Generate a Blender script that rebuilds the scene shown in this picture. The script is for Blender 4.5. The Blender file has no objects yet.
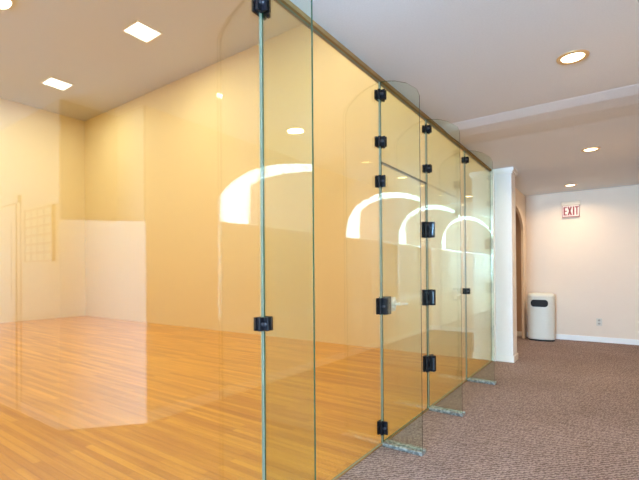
import bpy, bmesh, math, random
from mathutils import Vector, Matrix
random.seed(4)
PI = math.pi
C = bpy.context.scene.collection
sc = bpy.context.scene

# ------------------------------------------------------------------ camera
F_PX, YAW = 413.4, math.radians(35.277)
cd = bpy.data.cameras.new('camera'); cam = bpy.data.objects.new('camera', cd); C.objects.link(cam)
cd.sensor_fit = 'HORIZONTAL'; cd.sensor_width = 36.0; cd.lens = F_PX / 639 * 36.0
cd.shift_y = (269.88 - 240) / 639; cd.clip_start = 0.02
PIT, ROL = math.radians(0.336), math.radians(-0.433)
Fw = Vector((math.cos(YAW)*math.cos(PIT), math.sin(YAW)*math.cos(PIT), math.sin(PIT)))
Rt = Vector((math.sin(YAW), -math.cos(YAW), 0)); Up = Rt.cross(Fw)
R2 = Rt*math.cos(ROL) + Up*math.sin(ROL); U2 = -Rt*math.sin(ROL) + Up*math.cos(ROL)
M = Matrix((R2, U2, -Fw)).transposed().to_4x4(); M.translation = Vector((0, 0, 1.318))
cam.matrix_world = M
sc.camera = cam

# ------------------------------------------------------------------ world, exposure
w = bpy.data.worlds.new('sky'); sc.world = w; w.use_nodes = True
w.node_tree.nodes['Background'].inputs[0].default_value = (0.62, 0.78, 1, 1)
w.node_tree.nodes['Background'].inputs[1].default_value = 1.0
sc.view_settings.view_transform = 'Standard'; sc.view_settings.look = 'None'
sc.view_settings.gamma = 1.0; sc.view_settings.use_curve_mapping = False
sc.view_settings.exposure = 0.0
cy = sc.cycles
cy.max_bounces = 12; cy.diffuse_bounces = 6; cy.glossy_bounces = 6; cy.transparent_max_bounces = 48
cy.use_denoising = True; cy.sample_clamp_indirect = 0.0; cy.caustics_reflective = False; cy.caustics_refractive = False

def area(name, loc, size, energy, color, rot=(0, 0, 0), sy=None, disk=False, spread=PI):
    l = bpy.data.lights.new(name, 'AREA'); l.energy = energy; l.color = color; l.size = size; l.spread = spread
    if disk: l.shape = 'DISK'
    elif sy: l.shape = 'RECTANGLE'; l.size_y = sy
    o = bpy.data.objects.new(name, l); C.objects.link(o); o.location = loc; o.rotation_euler = rot
    return o

WARM = (1.0, 0.76, 0.50)
DAY = (0.40, 0.68, 1.0)
COURT = (1.0, 0.955, 0.68)
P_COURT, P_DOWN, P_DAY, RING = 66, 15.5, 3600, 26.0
# daylight fill lamps added behind the camera, at the lounge end and back walls
area('daylight_fill_end', (-7.22, 0.3, 1.85), 2.0, P_DAY, DAY, (0, -PI/2 - math.radians(45), 0), 1.6)
area('daylight_fill_side', (0.70, -3.9, 1.6), 0.9, 170, DAY, (PI/2 + math.radians(28), 0, 0), 2.0)

# ------------------------------------------------------------------ materials
def mat(name, col, rough=0.6, metal=0.0, spec=0.5):
    m = bpy.data.materials.new(name); m.use_nodes = True
    b = m.node_tree.nodes['Principled BSDF']
    b.inputs['Base Color'].default_value = (*col, 1); b.inputs['Roughness'].default_value = rough
    b.inputs['Metallic'].default_value = metal; b.inputs['Specular IOR Level'].default_value = spec
    return m
def N(m, t, **k):
    n = m.node_tree.nodes.new(t)
    for a, v in k.items(): setattr(n, a, v)
    return n
def L(m, a, b): m.node_tree.links.new(a, b)
def wall_mat(name, col, var=0.02, scale=180, bump=0.08, rough=0.75, spec=0.25):
    m = mat(name, col, rough, 0, spec); b = m.node_tree.nodes['Principled BSDF']
    tc = N(m, 'ShaderNodeTexCoord'); nz = N(m, 'ShaderNodeTexNoise'); nz.inputs['Scale'].default_value = scale
    nz.inputs['Detail'].default_value = 3; L(m, tc.outputs['Object'], nz.inputs['Vector'])
    mx = N(m, 'ShaderNodeMix', data_type='RGBA'); mx.inputs[6].default_value = (*[c*(1-var) for c in col], 1)
    mx.inputs[7].default_value = (*[min(1, c*(1+var)) for c in col], 1)
    L(m, nz.outputs['Fac'], mx.inputs[0]); L(m, mx.outputs[2], b.inputs['Base Color'])
    bp = N(m, 'ShaderNodeBump'); bp.inputs['Strength'].default_value = bump; bp.inputs['Distance'].default_value = 0.003
    L(m, nz.outputs['Fac'], bp.inputs['Height']); L(m, bp.outputs[0], b.inputs['Normal'])
    return m
m_court = wall_mat('court_plaster', (0.80, 0.685, 0.42), 0.01, 30, 0.02, 0.6)
m_court_ceiling = wall_mat('court_ceiling_paint', (0.56, 0.55, 0.60), 0.02, 60, 0.05)
m_wall = wall_mat('corridor_wall_paint', (0.78, 0.65, 0.52))
m_wall_white = wall_mat('white_wall_paint', (0.80, 0.79, 0.77))
m_ceil = wall_mat('textured_ceiling_paint', (0.73, 0.765, 0.80), 0.05, 90, 0.35)
m_trim = mat('white_trim_paint', (0.82, 0.80, 0.76), 0.4)
m_white = mat('white_gloss', (0.85, 0.84, 0.81), 0.35)
m_brown = mat('brown_anodised_channel', (0.34, 0.21, 0.09), 0.7, 0.0, 0.1)
m_black = mat('black_metal', (0.006, 0.006, 0.010), 0.4, 0.0, 0.25)
m_bolt = mat('dark_steel_bolt', (0.10, 0.11, 0.14), 0.35, 0.9)
m_chrome = mat('brushed_nickel', (0.80, 0.79, 0.77), 0.38, 0.55)
m_bin = wall_mat('off_white_enamel', (0.72, 0.70, 0.60), 0.01, 20, 0.0, 0.4)
m_dark = mat('black_rubber', (0.006, 0.006, 0.007), 0.7)
m_plate = mat('ivory_plastic', (0.62, 0.56, 0.46), 0.4)
m_rack = mat('honey_oak', (0.62, 0.36, 0.12), 0.5)
m_card = mat('cream_card', (0.80, 0.70, 0.48), 0.7)
m_red = mat('exit_red', (0.26, 0.012, 0.012), 0.5)
m_sign = mat('sign_white', (0.83, 0.70, 0.60), 0.5)
m_clear_edge = mat('glass_edge_green', (0.018, 0.10, 0.06), 0.15)
m_light_edge = mat('glass_edge_pale', (0.20, 0.29, 0.22), 0.45)
m_seal = mat('pale_silicone', (0.40, 0.46, 0.36), 0.4)
m_gold = mat('brass_trim_ring', (0.75, 0.55, 0.30), 0.35, 0.8)

def emit(name, col, s):
    m = bpy.data.materials.new(name); m.use_nodes = True; nt = m.node_tree; nt.nodes.clear()
    e = nt.nodes.new('ShaderNodeEmission'); o = nt.nodes.new('ShaderNodeOutputMaterial')
    e.inputs[0].default_value = (*col, 1); e.inputs[1].default_value = s; nt.links.new(e.outputs[0], o.inputs[0]); return m
m_bulb = emit('downlight_lens', (1.0, 0.80, 0.50), 9)
m_troffer = emit('court_light_diffuser', (1.0, 0.95, 0.80), 3)
m_reveal_glow = emit('arch_reveal_glow', (0.62, 0.82, 1.0), RING)  # emissive stand-in for the bright daylit reveal of the arch
m_infill_glow = emit('arch_infill_glow', (0.72, 0.86, 1.0), 4.0)  # added glow for the pale brightness inside the arch

def glass(name, tint, ior=1.5, extra=1.0):
    """sheet glass: each face reflects by Fresnel and lets the rest through, tinted"""
    m = bpy.data.materials.new(name); m.use_nodes = True; nt = m.node_tree; nt.nodes.clear()
    geo = N(m, 'ShaderNodeNewGeometry'); mr = N(m, 'ShaderNodeMapRange')
    mr.inputs['To Min'].default_value = ior; mr.inputs['To Max'].default_value = 1/ior
    L(m, geo.outputs['Backfacing'], mr.inputs['Value'])
    fr = N(m, 'ShaderNodeFresnel'); L(m, mr.outputs[0], fr.inputs['IOR'])
    tr = N(m, 'ShaderNodeBsdfTransparent'); tr.inputs[0].default_value = (*tint, 1)
    gl = N(m, 'ShaderNodeBsdfGlossy'); gl.inputs['Roughness'].default_value = 0.0; gl.inputs['Color'].default_value = (0.97, 1, 0.99, 1)
    mx = N(m, 'ShaderNodeMixShader'); o = N(m, 'ShaderNodeOutputMaterial')
    L(m, fr.outputs[0], mx.inputs[0]); L(m, tr.outputs[0], mx.inputs[1]); L(m, gl.outputs[0], mx.inputs[2]); L(m, mx.outputs[0], o.inputs[0])
    return m
m_glass = glass('clear_wall_glass', (0.985, 0.99, 0.985), 1.8)
m_fin = glass('greenish_fin_glass', (0.925, 0.97, 0.935), 1.9)

# court floor: maple strips running away from the glass (along y)
m_maple = mat('maple_strip_floor', (0.7, 0.4, 0.15), 0.38, 0, 0.4); b = m_maple.node_tree.nodes['Principled BSDF']
tc = N(m_maple, 'ShaderNodeTexCoord'); mp = N(m_maple, 'ShaderNodeMapping'); mp.inputs['Rotation'].default_value = (0, 0, PI/2)
L(m_maple, tc.outputs['Object'], mp.inputs['Vector'])
br = N(m_maple, 'ShaderNodeTexBrick'); br.inputs['Scale'].default_value = 1.0; br.inputs['Brick Width'].default_value = 1.1
br.inputs['Row Height'].default_value = 0.057; br.inputs['Mortar Size'].default_value = 0.0012; br.offset = 0.37
br.inputs['Color1'].default_value = (0.57, 0.265, 0.015, 1); br.inputs['Color2'].default_value = (0.76, 0.40, 0.035, 1)
br.inputs['Mortar'].default_value = (0.42, 0.19, 0.025, 1)
L(m_maple, mp.outputs[0], br.inputs['Vector'])
nz = N(m_maple, 'ShaderNodeTexNoise'); nz.inputs['Scale'].default_value = 1.0; nz.inputs['Detail'].default_value = 5
mp2 = N(m_maple, 'ShaderNodeMapping'); mp2.inputs['Scale'].default_value = (16, 0.9, 1)
L(m_maple, tc.outputs['Object'], mp2.inputs['Vector']); L(m_maple, mp2.outputs[0], nz.inputs['Vector'])
mx = N(m_maple, 'ShaderNodeMix', data_type='RGBA', blend_type='MULTIPLY'); mx.inputs[0].default_value = 0.85
rp = N(m_maple, 'ShaderNodeValToRGB'); rp.color_ramp.elements[0].position = 0.3; rp.color_ramp.elements[0].color = (0.78, 0.68, 0.5, 1)
rp.color_ramp.elements[1].position = 0.6; rp.color_ramp.elements[1].color = (1, 1, 1, 1)
L(m_maple, nz.outputs['Fac'], rp.inputs[0]); L(m_maple, br.outputs['Color'], mx.inputs[6]); L(m_maple, rp.outputs[0], mx.inputs[7])
L(m_maple, mx.outputs[2], b.inputs['Base Color'])

# corridor carpet: brown-mauve looped pile with fine wavy ribs
m_carpet = mat('looped_carpet', (0.2, 0.15, 0.13), 0.95, 0, 0.05); b = m_carpet.node_tree.nodes['Principled BSDF']
tc = N(m_carpet, 'ShaderNodeTexCoord')
wv = N(m_carpet, 'ShaderNodeTexWave', wave_type='BANDS', bands_direction='DIAGONAL'); wv.inputs['Scale'].default_value = 16
wv.inputs['Distortion'].default_value = 7; wv.inputs['Detail'].default_value = 3; wv.inputs['Detail Scale'].default_value = 2.5
L(m_carpet, tc.outputs['Object'], wv.inputs['Vector'])
nz = N(m_carpet, 'ShaderNodeTexNoise'); nz.inputs['Scale'].default_value = 140; nz.inputs['Detail'].default_value = 4
L(m_carpet, tc.outputs['Object'], nz.inputs['Vector'])
nb = N(m_carpet, 'ShaderNodeTexNoise'); nb.inputs['Scale'].default_value = 1.4; L(m_carpet, tc.outputs['Object'], nb.inputs['Vector'])
ad = N(m_carpet, 'ShaderNodeMath', operation='ADD'); L(m_carpet, wv.outputs['Fac'], ad.inputs[0])
ml = N(m_carpet, 'ShaderNodeMath', operation='MULTIPLY'); ml.inputs[1].default_value = 1.6
L(m_carpet, nz.outputs['Fac'], ml.inputs[0]); L(m_carpet, ml.outputs[0], ad.inputs[1])
rp = N(m_carpet, 'ShaderNodeValToRGB'); rp.color_ramp.elements[0].position = 0.3; rp.color_ramp.elements[0].color = (0.12, 0.088, 0.082, 1)
rp.color_ramp.elements[1].position = 0.85; rp.color_ramp.elements[1].color = (0.42, 0.335, 0.32, 1)
hf = N(m_carpet, 'ShaderNodeMath', operation='MULTIPLY'); hf.inputs[1].default_value = 0.45
L(m_carpet, ad.outputs[0], hf.inputs[0]); L(m_carpet, hf.outputs[0], rp.inputs[0])
mx = N(m_carpet, 'ShaderNodeMix', data_type='RGBA', blend_type='MULTIPLY'); mx.inputs[0].default_value = 0.35
rb = N(m_carpet, 'ShaderNodeValToRGB'); rb.color_ramp.elements[0].position = 0.35; rb.color_ramp.elements[0].color = (0.7, 0.66, 0.62, 1); rb.color_ramp.elements[1].position = 0.65
L(m_carpet, nb.outputs['Fac'], rb.inputs[0]); L(m_carpet, rp.outputs[0], mx.inputs[6]); L(m_carpet, rb.outputs[0], mx.inputs[7])
L(m_carpet, mx.outputs[2], b.inputs['Base Color'])
bp = N(m_carpet, 'ShaderNodeBump'); bp.inputs['Strength'].default_value = 0.5; bp.inputs['Distance'].default_value = 0.006
L(m_carpet, ad.outputs[0], bp.inputs['Height']); L(m_carpet, bp.outputs[0], b.inputs['Normal'])

# base shoe of the fins: mottled clear sealant over aluminium
m_shoe = mat('mottled_aluminium_shoe', (0.4, 0.42, 0.42), 0.3, 0.6); b = m_shoe.node_tree.nodes['Principled BSDF']
tc = N(m_shoe, 'ShaderNodeTexCoord'); nz = N(m_shoe, 'ShaderNodeTexNoise'); nz.inputs['Scale'].default_value = 38; nz.inputs['Detail'].default_value = 3
L(m_shoe, tc.outputs['Object'], nz.inputs['Vector']); rp = N(m_shoe, 'ShaderNodeValToRGB')
rp.color_ramp.elements[0].position = 0.42; rp.color_ramp.elements[0].color = (0.16, 0.18, 0.18, 1)
rp.color_ramp.elements[1].position = 0.60; rp.color_ramp.elements[1].color = (0.42, 0.46, 0.46, 1)
L(m_shoe, nz.outputs['Fac'], rp.inputs[0]); L(m_shoe, rp.outputs[0], b.inputs['Base Color'])

# ------------------------------------------------------------------ mesh helpers
def box(bm, x0, x1, y0, y1, z0, z1, mi=0):
    v = [bm.verts.new(p) for p in ((x0,y0,z0),(x1,y0,z0),(x1,y1,z0),(x0,y1,z0),(x0,y0,z1),(x1,y0,z1),(x1,y1,z1),(x0,y1,z1))]
    fs = [(0,3,2,1),(4,5,6,7),(0,1,5,4),(1,2,6,5),(2,3,7,6),(3,0,4,7)]
    r = []
    for f in fs:
        q = bm.faces.new([v[i] for i in f]); q.material_index = mi; r.append(q)
    return r
def prism(bm, pts, axis, a, b, mi=0):
    """extrude a polygon (2-D points) along an axis from a to b"""
    def P(p, t):
        if axis == 'x': return (t, p[0], p[1])
        if axis == 'y': return (p[0], t, p[1])
        return (p[0], p[1], t)
    A = [bm.verts.new(P(p, a)) for p in pts]; B = [bm.verts.new(P(p, b)) for p in pts]
    n = len(pts); fs = [bm.faces.new(A), bm.faces.new(B[::-1])]
    for i in range(n): fs.append(bm.faces.new((A[i], A[(i+1) % n], B[(i+1) % n], B[i])))
    for f in fs: f.material_index = mi
    return fs
def lathe(bm, prof, c, axis='z', n=40, mi=0):
    rings = []
    for r, t in prof:
        ring = []
        for i in range(n):
            a = 2*PI*i/n; u, v = r*math.cos(a), r*math.sin(a)
            p = {'z': (u, v, t), 'y': (u, t, v), 'x': (t, u, v)}[axis]
            ring.append(bm.verts.new((c[0]+p[0], c[1]+p[1], c[2]+p[2])))
        rings.append(ring)
    for a, b in zip(rings, rings[1:]):
        for i in range(n): bm.faces.new((a[i], a[(i+1) % n], b[(i+1) % n], b[i])).material_index = mi
    bm.faces.new(rings[0][::-1]).material_index = mi; bm.faces.new(rings[-1]).material_index = mi
def obj(name, bm, ms, parent=None, smooth=False, bevel=0):
    bmesh.ops.recalc_face_normals(bm, faces=bm.faces)
    me = bpy.data.meshes.new(name); bm.to_mesh(me); bm.free()
    if not isinstance(ms, (list, tuple)): ms = [ms]
    for m in ms: me.materials.append(m)
    o = bpy.data.objects.new(name, me); C.objects.link(o)
    if parent:
        o.parent = parent; me.transform(Matrix.Translation(-parent.location))
    if smooth:
        for p in me.polygons: p.use_smooth = True
    if bevel:
        md = o.modifiers.new('bevel', 'BEVEL'); md.width = bevel; md.segments = 2; md.limit_method = 'ANGLE'
    return o
def sub(name, bm, m, part):
    """a sub-part: child of a part, its mesh in the same local frame as the part"""
    o = obj(name, bm, m); o.data.transform(Matrix.Translation(-part.parent.location)); o.parent = part
    return o
def tag(o, label, cat, group=None):
    o['label'] = label; o['category'] = cat
    if group: o['group'] = group
    return o
def thing(name, label, cat, loc, group=None):
    o = bpy.data.objects.new(name, None); C.objects.link(o); o.location = loc; o.empty_display_size = 0.1
    return tag(o, label, cat, group)
def struct(name, bm, ms, parent=None, label=None, **k):
    o = obj(name, bm, ms, parent, **k)
    if not parent: o['kind'] = 'structure'
    if label and not parent: o['label'] = label
    return o
def sbox(name, *a, m=None, label=None, **k):
    bm = bmesh.new(); box(bm, *a); return struct(name, bm, m, label=label, **k)

# ------------------------------------------------------------------ geometry of the place (metres; x along the corridor, y into the court)
GY = 1.45            # glass wall
H = 2.81             # corridor ceiling
XL, XR = 0.32, 6.41  # court side walls
YB = 13.64           # court front wall
HC = 6.17            # court ceiling
XF = 9.15            # corridor end wall
W0, W1 = -7.4, 0.16   # lounge end wall, edge of the arched window wall
YR = -0.47           # corridor opposite wall

# ---- floors
sbox('floor', W0, XF, -4.0, GY, -0.1, 0.0, m=m_carpet, label='brown and mauve looped carpet of the corridor')
sbox('floor_court', XL, XR, GY, YB, -0.1, 0.0, m=m_maple, label='orange maple strip floor of the racquetball court')
sbox('floor_hall', 6.60, XF, GY, 4.5, -0.1, 0.0, m=m_carpet, label='carpet of the side hall beyond the arched opening')
# ---- court shell
sbox('wall_court_front', XL-0.2, XR+0.2, YB, YB+0.2, 0, HC, m=m_court, label='cream front wall of the court, farthest from the glass')
sbox('wall_court_right', XR, XR+0.19, GY, YB, 0, HC, m=m_court, label='cream side wall of the court ending at the pillar')
sbox('wall_court_left', XL-0.2, XL, GY, YB, 0, HC, m=m_court, label='cream court side wall outside the left of the view')
sbox('wall_court_back', XL, XR, GY-0.02, GY+0.03, H+0.0, HC, m=m_court, label='upper back wall of the court above the glass')
sbox('ceiling_court', XL-0.2, XR+0.2, GY, YB+0.2, HC, HC+0.15, m=m_court_ceiling, label='high ceiling of the court with square lights')
# ---- corridor ceiling; it steps up behind the camera
sbox('ceiling', -0.15, XF, -4.0, GY-0.02, H, H+0.35, m=m_ceil, label='low textured ceiling of the corridor')
sbox('ceiling_lounge', W0, -0.15, -4.0, GY+0.05, 3.12, 3.30, m=m_ceil, label='raised ceiling of the lounge behind the camera')
bm = bmesh.new(); prism(bm, [(4.18, H+0.01), (4.18, H-0.001), (4.36, H-0.02), (4.60, H-0.02), (5.0, H-0.001), (5.0, H+0.01)], 'y', YR, GY-0.03)
struct('trim_1', bm, m_ceil, label='shallow ceiling beam crossing the corridor', bevel=0.008)
sbox('trim_2', XL, XR, GY-0.022, GY+0.022, H-0.028, H, m=m_brown, label='brown channel along the top of the glass wall')
sbox('trim_3', XL, XR, GY-0.012, GY+0.012, 0.0, 0.007, m=m_brown, label='thin brown sill strip under the glass wall')
# ---- far end wall and side hall
sbox('wall_hall_far', XF, XF+0.15, 1.45, 4.5, 0, H+0.3, m=wall_mat('hall_shaded_paint', (0.52, 0.36, 0.26)), label='far wall of the side hall, coloured darker for shade, seen through the arched opening')  # continues the corridor end wall; hall shade is put into its colour
sbox('wall_far', XF, XF+0.15, -4.0, 1.45, 0, H+0.3, m=m_wall, label='peach end wall of the corridor')
sbox('baseboard_far', XF-0.014, XF, YR, 1.40, 0, 0.095, m=m_trim, label='white baseboard along the corridor end wall')
sbox('baseboard_hall', XF-0.014, XF, 1.45, 4.5, 0, 0.095, m=m_trim, label='white baseboard in the side hall')
sbox('wall_hall_end', 6.6, XF, 4.5, 4.65, 0, H+0.3, m=m_wall, label='end wall of the side hall')
sbox('ceiling_hall', 6.6, XF, GY-0.02, 4.5, H, H+0.15, m=m_ceil, label='ceiling of the side hall')
# wall with the arched opening, x 6.75..9.15, opening 7.0..8.86
ax0, ax1, asp = 7.02, 8.86, 2.03
pts = [(6.72, 0), (ax0, 0), (ax0, asp)]
for i in range(1, 20):
    t = PI - PI*i/20; pts.append(((ax0+ax1)/2 + (ax1-ax0)/2*math.cos(t), asp + 0.47*math.sin(t)))
pts += [(ax1, asp), (ax1, 0), (XF, 0), (XF, H), (6.72, H)]
bm = bmesh.new(); prism(bm, pts, 'y', 1.40, 1.445); struct('wall_arch', bm, m_wall, label='wall with an arched opening behind the white pillar')
# pillar at the end of the glass
sbox('wall_pillar', 6.46, 6.76, 1.17, 1.45, 0, H, m=m_wall_white, label='white pillar at the far end of the glass wall', bevel=0.012)
sbox('trim_4', 6.412, 6.46, 1.40, 1.46, 0, H, m=m_trim, label='narrow white jamb between glass and pillar')
sbox('baseboard_pillar', 6.446, 6.772, 1.157, 1.45, 0, 0.09, m=m_trim, label='white baseboard around the pillar')
bm = bmesh.new()
box(bm, 6.44, 6.79, 1.14, 1.45, H-0.05, H); box(bm, 6.45, 6.775, 1.155, 1.45, H-0.08, H-0.05)
struct('trim_5', bm, m_trim, label='small crown moulding on top of the pillar')
# ---- opposite wall, mostly seen mirrored in the glass
bm = bmesh.new()
prism(bm, [(2.10, YR), (XF, YR), (XF, -4.0), (1.59, -4.0), (1.59, -0.93), (2.10, -0.93)], 'z', 0, H)
struct('wall_right', bm, m_wall, label='corridor wall opposite the glass, seen as a reflection')
bm = bmesh.new(); prism(bm, [(1.59, -0.93), (2.10, YR), (2.10, -0.93)], 'z', 0, 1.78)
struct('wall_diagonal', bm, m_wall_white, label='low white diagonal wall mirrored in the first glass panel')
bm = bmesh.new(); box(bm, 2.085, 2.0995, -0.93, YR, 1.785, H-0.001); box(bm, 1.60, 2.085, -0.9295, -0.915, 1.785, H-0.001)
struct('trim_6', bm, mat('recess_shade_tan', (0.36, 0.28, 0.20), 0.6), label='added tan sheet darkening the recess above the low diagonal wall')  # darker sheet added to dim the recess in the glass reflection
bm = bmesh.new()
prism(bm, [(1.575, -0.925), (2.095, YR+0.014), (2.10, YR), (1.59, -0.93)], 'z', 0, 0.1)
box(bm, 2.10, XF-0.02, YR, YR+0.013, 0, 0.095); box(bm, 1.576, 1.59, -1.72, -0.93, 0, 0.1)
struct('baseboard_right', bm, m_trim, label='white baseboard along the opposite wall')
# ---- lounge behind the camera: arched window wall
cx, hw, zs = -3.30, 3.44, 1.95
def seg(a, rise, xa, xb, n=56):
    """points of an elliptical arch; the cosine spacing keeps the springing round"""
    r = []
    for i in range(n+1):
        x = cx + (xa-cx)*math.cos(PI*i/n); r.append((x, zs+rise*math.sqrt(max(0, 1-((x-cx)/a)**2))))
    return r
out = seg(hw, 1.05, cx+hw, cx-hw)
bm = bmesh.new()
prism(bm, [(W0, 0), (W0, 0.75), (W1, 0.75), (W1, 0)], 'y', -0.68, -0.53)
prism(bm, [(cx+hw, 0.75), (W1, 0.75), (W1, zs), (cx+hw, zs)][::-1], 'y', -0.68, -0.53)
prism(bm, [(W0, 0.75), (cx-hw, 0.75), (cx-hw, zs), (W0, zs)], 'y', -0.68, -0.53)
top = [(W1, out[0][1])] + out + [(W0, out[-1][1]), (W0, 3.12), (W1, 3.12)]
prism(bm, top, 'y', -0.68, -0.53)
struct('wall_window', bm, m_wall, label='lounge wall with a wide arched window')
sbox('wall_window_return', W1-0.14, W1, -4.0, -0.68, 0, 3.12, m=m_wall_white, label='lounge partition behind the arched window')
sbox('wall_lounge_end', W0-0.15, W0, -4.0, GY+0.05, 0, 3.12, m=m_wall_white, label='lounge end wall behind the camera')
sbox('wall_lounge_left', W0, XL, GY, GY+0.15, 0, 3.3, m=m_wall, label='lounge wall beyond the end of the glass')
sbox('wall_lounge_back', W0, 1.59, -4.15, -4.0, 0, 3.3, m=m_wall_white, label='back wall of the lounge')
# arched window: emissive ring for its daylit reveal, dimmer glowing infill, white frame
win = bpy.data.objects.new('window_1', None); C.objects.link(win); win.location = (cx, -0.62, 0.75); win['kind'] = 'structure'
win['label'] = 'wide arched lounge window mirrored in the glass fins'
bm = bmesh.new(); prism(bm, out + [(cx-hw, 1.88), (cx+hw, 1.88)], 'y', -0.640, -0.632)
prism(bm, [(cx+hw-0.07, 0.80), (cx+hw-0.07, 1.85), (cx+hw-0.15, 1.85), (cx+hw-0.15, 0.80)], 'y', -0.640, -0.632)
obj('pane', bm, m_reveal_glow, win)
bm = bmesh.new(); prism(bm, seg(3.15, 0.95, cx+2.84, cx-2.84) + [(cx-2.86, 1.89), (cx+2.86, 1.89)], 'y', -0.63, -0.62); obj('arch_infill', bm, m_infill_glow, win)
bm = bmesh.new(); prism(bm, [(cx-hw+0.15, 0.78), (cx+hw-0.15, 0.78), (cx+hw-0.15, 1.85), (cx-hw+0.15, 1.85)], 'y', -0.64, -0.63)
obj('shade', bm, mat('tan_shade', (0.50, 0.45, 0.38), 0.8), win)
bm = bmesh.new()
box(bm, cx-hw, cx+hw, -0.66, -0.60, 1.85, 1.885); box(bm, cx-hw, cx+hw, -0.66, -0.60, 0.75, 0.80)
for x in (cx-hw, cx-2.3, cx-1.1, cx+0.1, cx+1.3, cx+2.4, cx+hw-0.06): box(bm, x, x+0.05, -0.66, -0.605, 0.8, 1.85)
obj('window_frame', bm, m_trim, win)
m_fill_pane = emit('fill_pane_glow', (0.55, 0.8, 1.0), 4)  # glowing panes and frames added around the daylight fill lamps
def fill_window(name, axis, c, w2, h2, label):
    e = bpy.data.objects.new(name, None); C.objects.link(e); e.location = c; e['kind'] = 'structure'; e['label'] = label
    def bb(bm, a, b_, z0, z1, d0, d1):
        if axis == 'x': box(bm, c[0]+d0, c[0]+d1, c[1]+a, c[1]+b_, c[2]+z0, c[2]+z1)
        else: box(bm, c[0]+a, c[0]+b_, c[1]+d0, c[1]+d1, c[2]+z0, c[2]+z1)
    bm = bmesh.new()
    for a, b_, z0, z1 in ((-w2-.06, -w2, -h2-.06, h2+.06), (w2, w2+.06, -h2-.06, h2+.06), (-w2, w2, -h2-.06, -h2), (-w2, w2, h2, h2+.06), (-.02, .02, -h2, h2)): bb(bm, a, b_, z0, z1, 0, .05)
    obj('window_frame', bm, m_trim, e)
    bm = bmesh.new(); bb(bm, -w2, w2, -h2, h2, .005, .015); obj('pane', bm, m_fill_pane, e)
fill_window('fill_window_2', 'x', (W0, 0.3, 1.75), 0.85, 1.0, 'added glowing window around the fill lamp at the lounge end wall')
fill_window('fill_window_3', 'y', (0.75, -4.0, 1.55), 0.5, 0.9, 'added glowing window around the fill lamp at the lounge back wall')
# door on the return wall, mirrored at the left edge
dr = bpy.data.objects.new('door_1', None); C.objects.link(dr); dr.location = (1.59, -2.2, 0); dr['kind'] = 'structure'
dr['label'] = 'cream door beyond the card rack, mirrored at the left edge'
bm = bmesh.new(); box(bm, 1.57, 1.59, -2.62, -1.82, 0, 2.0)
for (y0, y1, z0, z1) in ((-2.52,-2.26,0.2,0.9),(-2.18,-1.92,0.2,0.9),(-2.52,-2.26,1.05,1.85),(-2.18,-1.92,1.05,1.85)): box(bm, 1.566, 1.571, y0, y1, z0, z1)
obj('door_leaf', bm, m_wall, dr)
bm = bmesh.new(); box(bm, 1.58, 1.589, -1.81, -1.74, 0, 2.07); box(bm, 1.58, 1.589, -2.70, -2.63, 0, 2.07); box(bm, 1.56, 1.589, -2.70, -1.74, 2.01, 2.08)
obj('door_frame', bm, m_wall, dr)
# card rack on the return wall
rk = thing('card_rack', 'wooden wall rack of cream cards mirrored at the left of the glass', 'rack', (1.589, -1.30, 1.44))
bm = bmesh.new(); box(bm, 1.57, 1.588, -1.60, -1.00, 1.43, 1.92)
for i in range(7): box(bm, 1.562, 1.571, -1.60, -1.00, 1.43+i*0.079, 1.442+i*0.079)
for y in (-1.60, -1.02): box(bm, 1.561, 1.571, y, y+0.02, 1.43, 1.92)
obj('rack_frame', bm, m_rack, rk)
for i in range(6):
    for j in range(4):
        bm = bmesh.new(); y = -1.572+j*0.14; z = 1.446+i*0.079
        box(bm, 1.5655, 1.5695, y, y+0.118, z, z+0.055); obj('card', bm, m_card, rk)

# ------------------------------------------------------------------ glass wall
T = 0.012
def pane(name, bmf, ms, parent): return obj(name, bmf, ms, parent)
def glass_sheet_y(x0, x1, z0, z1, t=T):
    """panel in the wall plane; big faces glass, rim faces edge colour"""
    bm = bmesh.new(); fs = box(bm, x0, x1, GY-t/2, GY+t/2, z0, z1)
    for i, f in enumerate(fs): f.material_index = 0 if i in (2, 4) else 1
    return bm
ZT = H-0.03
for x0, x1, z0, lab in ((XL, 1.542, 0.008, 'large clear glass panel nearest the camera, left of the first fin'),
                        (1.560, 2.860, 0.008, 'tall clear glass panel between the first and second fins'),
                        (2.878, 3.835, 2.172, 'short glass transom panel above the glass door'),
                        (3.853, 5.106, 0.008, 'tall clear glass panel just right of the glass door'),
                        (5.124, XR, 0.008, 'farthest clear glass panel, next to the white pillar')):
    o = obj('glass_screen', glass_sheet_y(x0, x1, z0, ZT), [m_glass, m_light_edge]); tag(o, lab, 'glass panel', 'clear glass panels of the court wall')

def clamp_mesh(z, x, left=True, right=True, hh=0.032, wl=0.048, wf=0.05):
    bm = bmesh.new()
    for s, on in ((-1, left), (1, right)):
        if not on: continue
        xa, xb = (x-wl, x-0.009) if s < 0 else (x+0.009, x+wl)
        box(bm, xa, xb, GY-0.022, GY-T/2, z-hh, z+hh); box(bm, xa, xb, GY+T/2, GY+0.022, z-hh, z+hh)
        box(bm, min(x+s*0.0075, x+s*0.02), max(x+s*0.0075, x+s*0.02), GY-wf, GY-T/2-0.001, z-hh, z+hh)
    box(bm, x-0.009, x+0.009, GY+T/2+0.001, GY+0.022, z-hh, z+hh)
    return bm
def bolt_mesh(z, x, both=True):
    bm = bmesh.new()
    lathe(bm, [(0.010, 0), (0.010, -0.006), (0.006, -0.009)], (x-0.030, GY-0.022, z), 'y', 16)
    lathe(bm, [(0.010, 0), (0.010, -0.006), (0.006, -0.009)], (x-0.020, GY-0.034, z), 'x', 16)
    return bm
FW = 0.32
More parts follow.
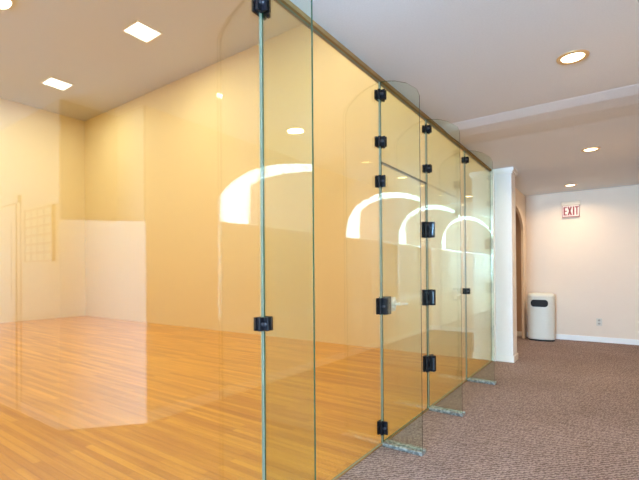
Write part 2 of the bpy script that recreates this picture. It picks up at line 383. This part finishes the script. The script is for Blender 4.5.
def fin_pts(base=0.012):
    y0 = GY-0.008
    return [(y0, base), (GY-FW, base), (GY-FW, 2.60), (GY-FW+0.02, 2.65), (GY-0.22, 2.715), (GY-0.13, 2.755), (GY-0.05, 2.775), (y0, 2.778)]
def make_fin(x, label, clamps, hinges=()):
    t = thing('glass_fin', label, 'glass fin', (x, GY-0.16, 0), 'upright glass fins bracing the wall')
    bm = bmesh.new(); fs = prism(bm, fin_pts(), 'x', x-0.006, x+0.006)
    for i, f in enumerate(fs): f.material_index = 0 if i < 2 else 1
    obj('fin_pane', bm, [m_fin, m_clear_edge], t)
    for z, l, r, hh in clamps:
        c = obj('clamp', clamp_mesh(z, x, l, r, hh), m_black, t, bevel=0.002)
        sub('bolt', bolt_mesh(z, x), m_bolt, c)
    bm = bmesh.new(); box(bm, x-0.006, x+0.006, GY-0.0075, GY+0.0065, 0.01, ZT)
    obj('silicone_joint', bm, m_seal, t)
    bm = bmesh.new(); box(bm, x-0.045, x-0.0075, GY-FW-0.015, GY-0.02, 0, 0.026); box(bm, x+0.0075, x+0.045, GY-FW-0.015, GY-0.02, 0, 0.026)
    box(bm, x-0.0075, x+0.0075, GY-FW-0.015, GY-0.02, 0, 0.011)
    obj('base_shoe', bm, m_shoe, t, bevel=0.004)
    return t
make_fin(1.551, 'tall glass fin nearest the camera, with a dark green edge', [(2.675, 1, 1, 0.04), (1.06, 1, 1, 0.034)])
make_fin(2.869, 'glass fin at the handle side of the glass door', [(2.675, 1, 1, 0.036), (2.315, 1, 1, 0.038), (2.01, 1, 0, 0.045), (1.055, 1, 1, 0.062), (0.13, 1, 0, 0.05)])
make_fin(3.844, 'glass fin at the hinge side of the glass door', [(2.685, 1, 1, 0.034), (2.305, 1, 1, 0.036)])
make_fin(5.115, 'farthest glass fin, nearest the white pillar', [(2.665, 1, 1, 0.034), (1.076, 1, 1, 0.035)])

# ---- door
d = thing('glass_door', 'frameless glass door with a lever handle in the court wall', 'door', (3.36, GY, 0))
bm = glass_sheet_y(2.882, 3.826, 0.012, 2.160); obj('door_pane', bm, [m_glass, m_clear_edge], d)
bm = bmesh.new(); box(bm, 2.884, 3.824, GY-0.009, GY+0.009, 2.156, 2.166); obj('top_rail', bm, m_bolt, d)
for z in (1.717, 1.07, 0.44):
    bm = bmesh.new()
    box(bm, 3.768, 3.832, GY-0.026, GY-T/2, z-0.075, z+0.075); box(bm, 3.768, 3.832, GY+T/2, GY+0.026, z-0.075, z+0.075)
    box(bm, 3.826, 3.8365, GY-0.070, GY+0.026, z-0.075, z+0.075)
    box(bm, 3.852, 3.92, GY-0.028, GY-T/2-0.001, z-0.055, z+0.075); box(bm, 3.852, 3.862, GY-0.075, GY-T/2-0.001, z-0.075, z+0.075)
    h = obj('hinge', bm, m_black, d, bevel=0.003)
    bm = bmesh.new()
    for dz in (-0.04, 0.04): lathe(bm, [(0.012, 0), (0.012, -0.005), (0.007, -0.009)], (3.798, GY-0.026, z+dz), 'y', 16)
    lathe(bm, [(0.010, -0.055), (0.010, 0.055)], (3.830, GY-0.062, z), 'z', 16)
    sub('hinge_bolt', bm, m_bolt, h)
bm = bmesh.new(); box(bm, 2.884, 2.985, GY-0.030, GY-T/2, 0.985, 1.125); box(bm, 2.884, 2.985, GY+T/2, GY+0.030, 0.985, 1.125)
obj('lock_case', bm, m_black, d, bevel=0.004)
bm = bmesh.new(); box(bm, 2.987, 3.075, GY-0.024, GY-T/2, 1.005, 1.115)
lathe(bm, [(0.036, 0), (0.036, -0.010), (0.026, -0.016), (0.012, -0.018)], (3.035, GY-0.024, 1.062), 'y', 28)
obj('handle_plate', bm, m_chrome, d, bevel=0.003)
bm = bmesh.new(); lathe(bm, [(0.010, 0), (0.010, -0.05)], (3.035, GY-0.03, 1.062), 'y', 16)
prism(bm, [(3.025, 1.050), (3.185, 1.046), (3.195, 1.052), (3.190, 1.060), (3.05, 1.074), (3.025, 1.074)], 'y', GY-0.082, GY-0.068)
obj('lever_handle', bm, m_chrome, d, bevel=0.003)

# ------------------------------------------------------------------ lights in the ceilings
def downlight(x, y, label, z=H):
    t = thing('downlight', label, 'ceiling light', (x, y, z), 'recessed downlights of the corridor ceiling')
    n = 40; bm = bmesh.new(); prev = None; rings = []
    for r, dz in ((0.100, 0), (0.098, -0.006), (0.078, -0.009), (0.072, -0.003)):
        rings.append([bm.verts.new((x+r*math.cos(2*PI*i/n), y+r*math.sin(2*PI*i/n), z+dz)) for i in range(n)])
    for a, b_ in zip(rings, rings[1:]):
        for i in range(n): bm.faces.new((a[i], a[(i+1) % n], b_[(i+1) % n], b_[i]))
    obj('trim_ring', bm, m_gold, t, smooth=True)
    bm = bmesh.new(); lathe(bm, [(0.072, -0.001), (0.068, -0.004), (0.04, -0.006)], (x, y, z), 'z', 32); obj('lens', bm, m_bulb, t)
    l = area('downlight_lamp', (x, y, z-0.012), 0.15, P_DOWN, WARM, (0, 0, 0), disk=True, spread=math.radians(150))
downlight(0.80, 0.20, 'round brass-rimmed downlight above the camera, mirrored at the top left corner')
downlight(3.385, 0.21, 'largest round downlight in view, nearest in the corridor ceiling')
downlight(6.093, 0.20, 'second round downlight, halfway down the corridor ceiling')
downlight(8.438, 0.58, 'small round downlight above the exit sign near the end wall')
downlight(7.9, 2.6, 'added unseen downlight brightening the side hall behind the arched opening')  # unseen light added to brighten the side hall
def court_light(x, y, label):
    t = thing('court_light', label, 'ceiling light', (x, y, HC), 'square lights in the court ceiling')
    bm = bmesh.new(); s = 0.275
    for a in ((x-s, x+s, y-s-0.0, y-s+0.025), (x-s, x+s, y+s-0.025, y+s), (x-s, x-s+0.025, y-s+0.025, y+s-0.025), (x+s-0.025, x+s, y-s+0.025, y+s-0.025)): box(bm, *a, HC-0.02, HC)
    obj('light_frame', bm, m_white, t)
    bm = bmesh.new(); box(bm, x-s+0.025, x+s-0.025, y-s+0.025, y+s-0.025, HC-0.012, HC-0.001); obj('diffuser', bm, m_troffer, t)
    area('court_lamp', (x, y, HC-0.03), 0.5, P_COURT, COURT, (0, 0, 0))
for x, y, lab in ((4.71, 7.63, 'larger square court light, near the top of the photo'), (4.73, 11.46, 'smaller square court light, toward the court front wall'),
                  (4.71, 3.80, 'square court light nearest the glass wall, above the view'), (2.02, 3.80, 'square court light on the left near the glass, above the view'),
                  (2.02, 7.63, 'square court light halfway on the left side'), (2.02, 11.46, 'square court light at the far left')):
    court_light(x, y, lab)

# ------------------------------------------------------------------ waste bin
bx_, by_ = 8.86, 1.105
t = thing('waste_bin', 'off-white waste bin with a black slot by the corridor end wall', 'bin', (bx_, by_, 0))
def oval(a, b_, n=56, e=2.8):
    r = []
    for i in range(n):
        th = 2*PI*i/n; c, s = math.cos(th), math.sin(th)
        r.append((math.copysign(abs(c)**(2/e), c)*a, math.copysign(abs(s)**(2/e), s)*b_))
    return r
def loft(secs, m, name, par, smooth=True):
    bm = bmesh.new(); rings = [[bm.verts.new((bx_+px, by_+py, z)) for px, py in oval(a, b_)] for a, b_, z in secs]
    n = len(rings[0])
    for r0, r1 in zip(rings, rings[1:]):
        for i in range(n): bm.faces.new((r0[i], r0[(i+1) % n], r1[(i+1) % n], r1[i]))
    bm.faces.new(rings[0][::-1]); bm.faces.new(rings[-1]); return obj(name, bm, m, par, smooth=smooth)
loft([(0.165, 0.215, 0.0), (0.168, 0.218, 0.03)], m_dark, 'base', t, False)
loft([(0.172, 0.225, 0.03), (0.176, 0.230, 0.05), (0.176, 0.230, 0.07), (0.176, 0.232, 0.60), (0.176, 0.232, 0.78), (0.176, 0.232, 0.80)], m_bin, 'body', t)
loft([(0.178, 0.234, 0.802), (0.178, 0.234, 0.808), (0.178, 0.234, 0.82), (0.178, 0.234, 0.83), (0.170, 0.226, 0.865), (0.145, 0.20, 0.885), (0.09, 0.14, 0.892)], m_bin, 'lid', t)
bm = bmesh.new(); pp = []
for (cy_, a0) in ((0.095, -PI/2), (-0.095, PI/2)):
    for i in range(13): a = a0 + PI*i/12; pp.append((by_+0.01+cy_+0.05*math.cos(a), 0.707+0.066*math.sin(a)))
prism(bm, pp, 'x', bx_-0.187, bx_-0.165); obj('slot', bm, m_dark, t)

# ------------------------------------------------------------------ outlet on the end wall
t = thing('wall_outlet', 'ivory electrical outlet low on the corridor end wall', 'outlet', (XF, 0.20, 0.37))
bm = bmesh.new(); box(bm, XF-0.007, XF-0.0005, 0.155, 0.245, 0.30, 0.435); obj('cover_plate', bm, m_plate, t, bevel=0.003)
for z in (0.338, 0.397):
    bm = bmesh.new(); lathe(bm, [(0.020, 0), (0.020, -0.004)], (XF-0.007, 0.20, z), 'x', 20); s = obj('socket', bm, mat('socket_tan', (0.40, 0.34, 0.27), 0.5), t)
    bm = bmesh.new()
    for y in (0.192, 0.208): box(bm, XF-0.0125, XF-0.0112, y-0.0015, y+0.0015, z-0.002, z+0.008)
    sub('slot', bm, m_dark, s)

# ------------------------------------------------------------------ exit sign
t = thing('exit_sign', 'white exit sign with red letters on the corridor end wall', 'sign', (XF, 0.62, 2.33))
y0, y1, z0, z1 = 0.485, 0.765, 2.325, 2.545
bm = bmesh.new(); box(bm, XF-0.045, XF-0.0005, y0, y1, z0, z1); obj('sign_panel', bm, m_sign, t, bevel=0.004)
bm = bmesh.new(); box(bm, XF-0.06, XF-0.0005, y0-0.012, y1+0.012, z1+0.001, z1+0.075); obj('canopy', bm, mat('sign_canopy_beige', (0.72, 0.60, 0.45), 0.5), t, bevel=0.006)
bm = bmesh.new(); xa, xb = XF-0.051, XF-0.0455
box(bm, xa, xb, y0, y1, z0, z0+0.014); box(bm, xa, xb, y0, y0+0.008, z0+0.014, z1); box(bm, xa, xb, y1-0.008, y1, z0+0.014, z1)
obj('red_border', bm, m_red, t)
lz0, lz1, st = z0+0.035, z1-0.025, 0.026
def stroke(bm, ya, za, yb, zb, wd):
    dy, dz = yb-ya, zb-za; l = math.hypot(dy, dz); nx, nzz = -dz/l*wd/2, dy/l*wd/2
    prism(bm, [(ya+nx, za+nzz), (yb+nx, zb+nzz), (yb-nx, zb-nzz), (ya-nx, za-nzz)], 'x', xa-0.001, xb)
def letter(f):
    bm = bmesh.new(); f(bm); obj('letter', bm, m_red, t)
def hb(bm, ya, yb, za, zb): box(bm, xa-0.001, xb, min(ya, yb), max(ya, yb), za, zb)
yE = y1-0.022; lw = 0.056
letter(lambda bm: (hb(bm, yE, yE-st, lz0, lz1), [hb(bm, yE-st, yE-lw, z, z+0.020) for z in (lz0, (lz0+lz1)/2-0.01, lz1-0.020)]))
yX = yE-lw-0.012
letter(lambda bm: (stroke(bm, yX-0.010, lz0, yX-0.060, lz1, st), stroke(bm, yX-0.010, lz1, yX-0.060, lz0, st)))
yI = yX-0.084
letter(lambda bm: hb(bm, yI, yI-st, lz0, lz1))
yT = yI-st-0.010
letter(lambda bm: (hb(bm, yT, yT-0.058, lz1-0.021, lz1), hb(bm, yT-0.018, yT-0.040, lz0, lz1-0.021)))
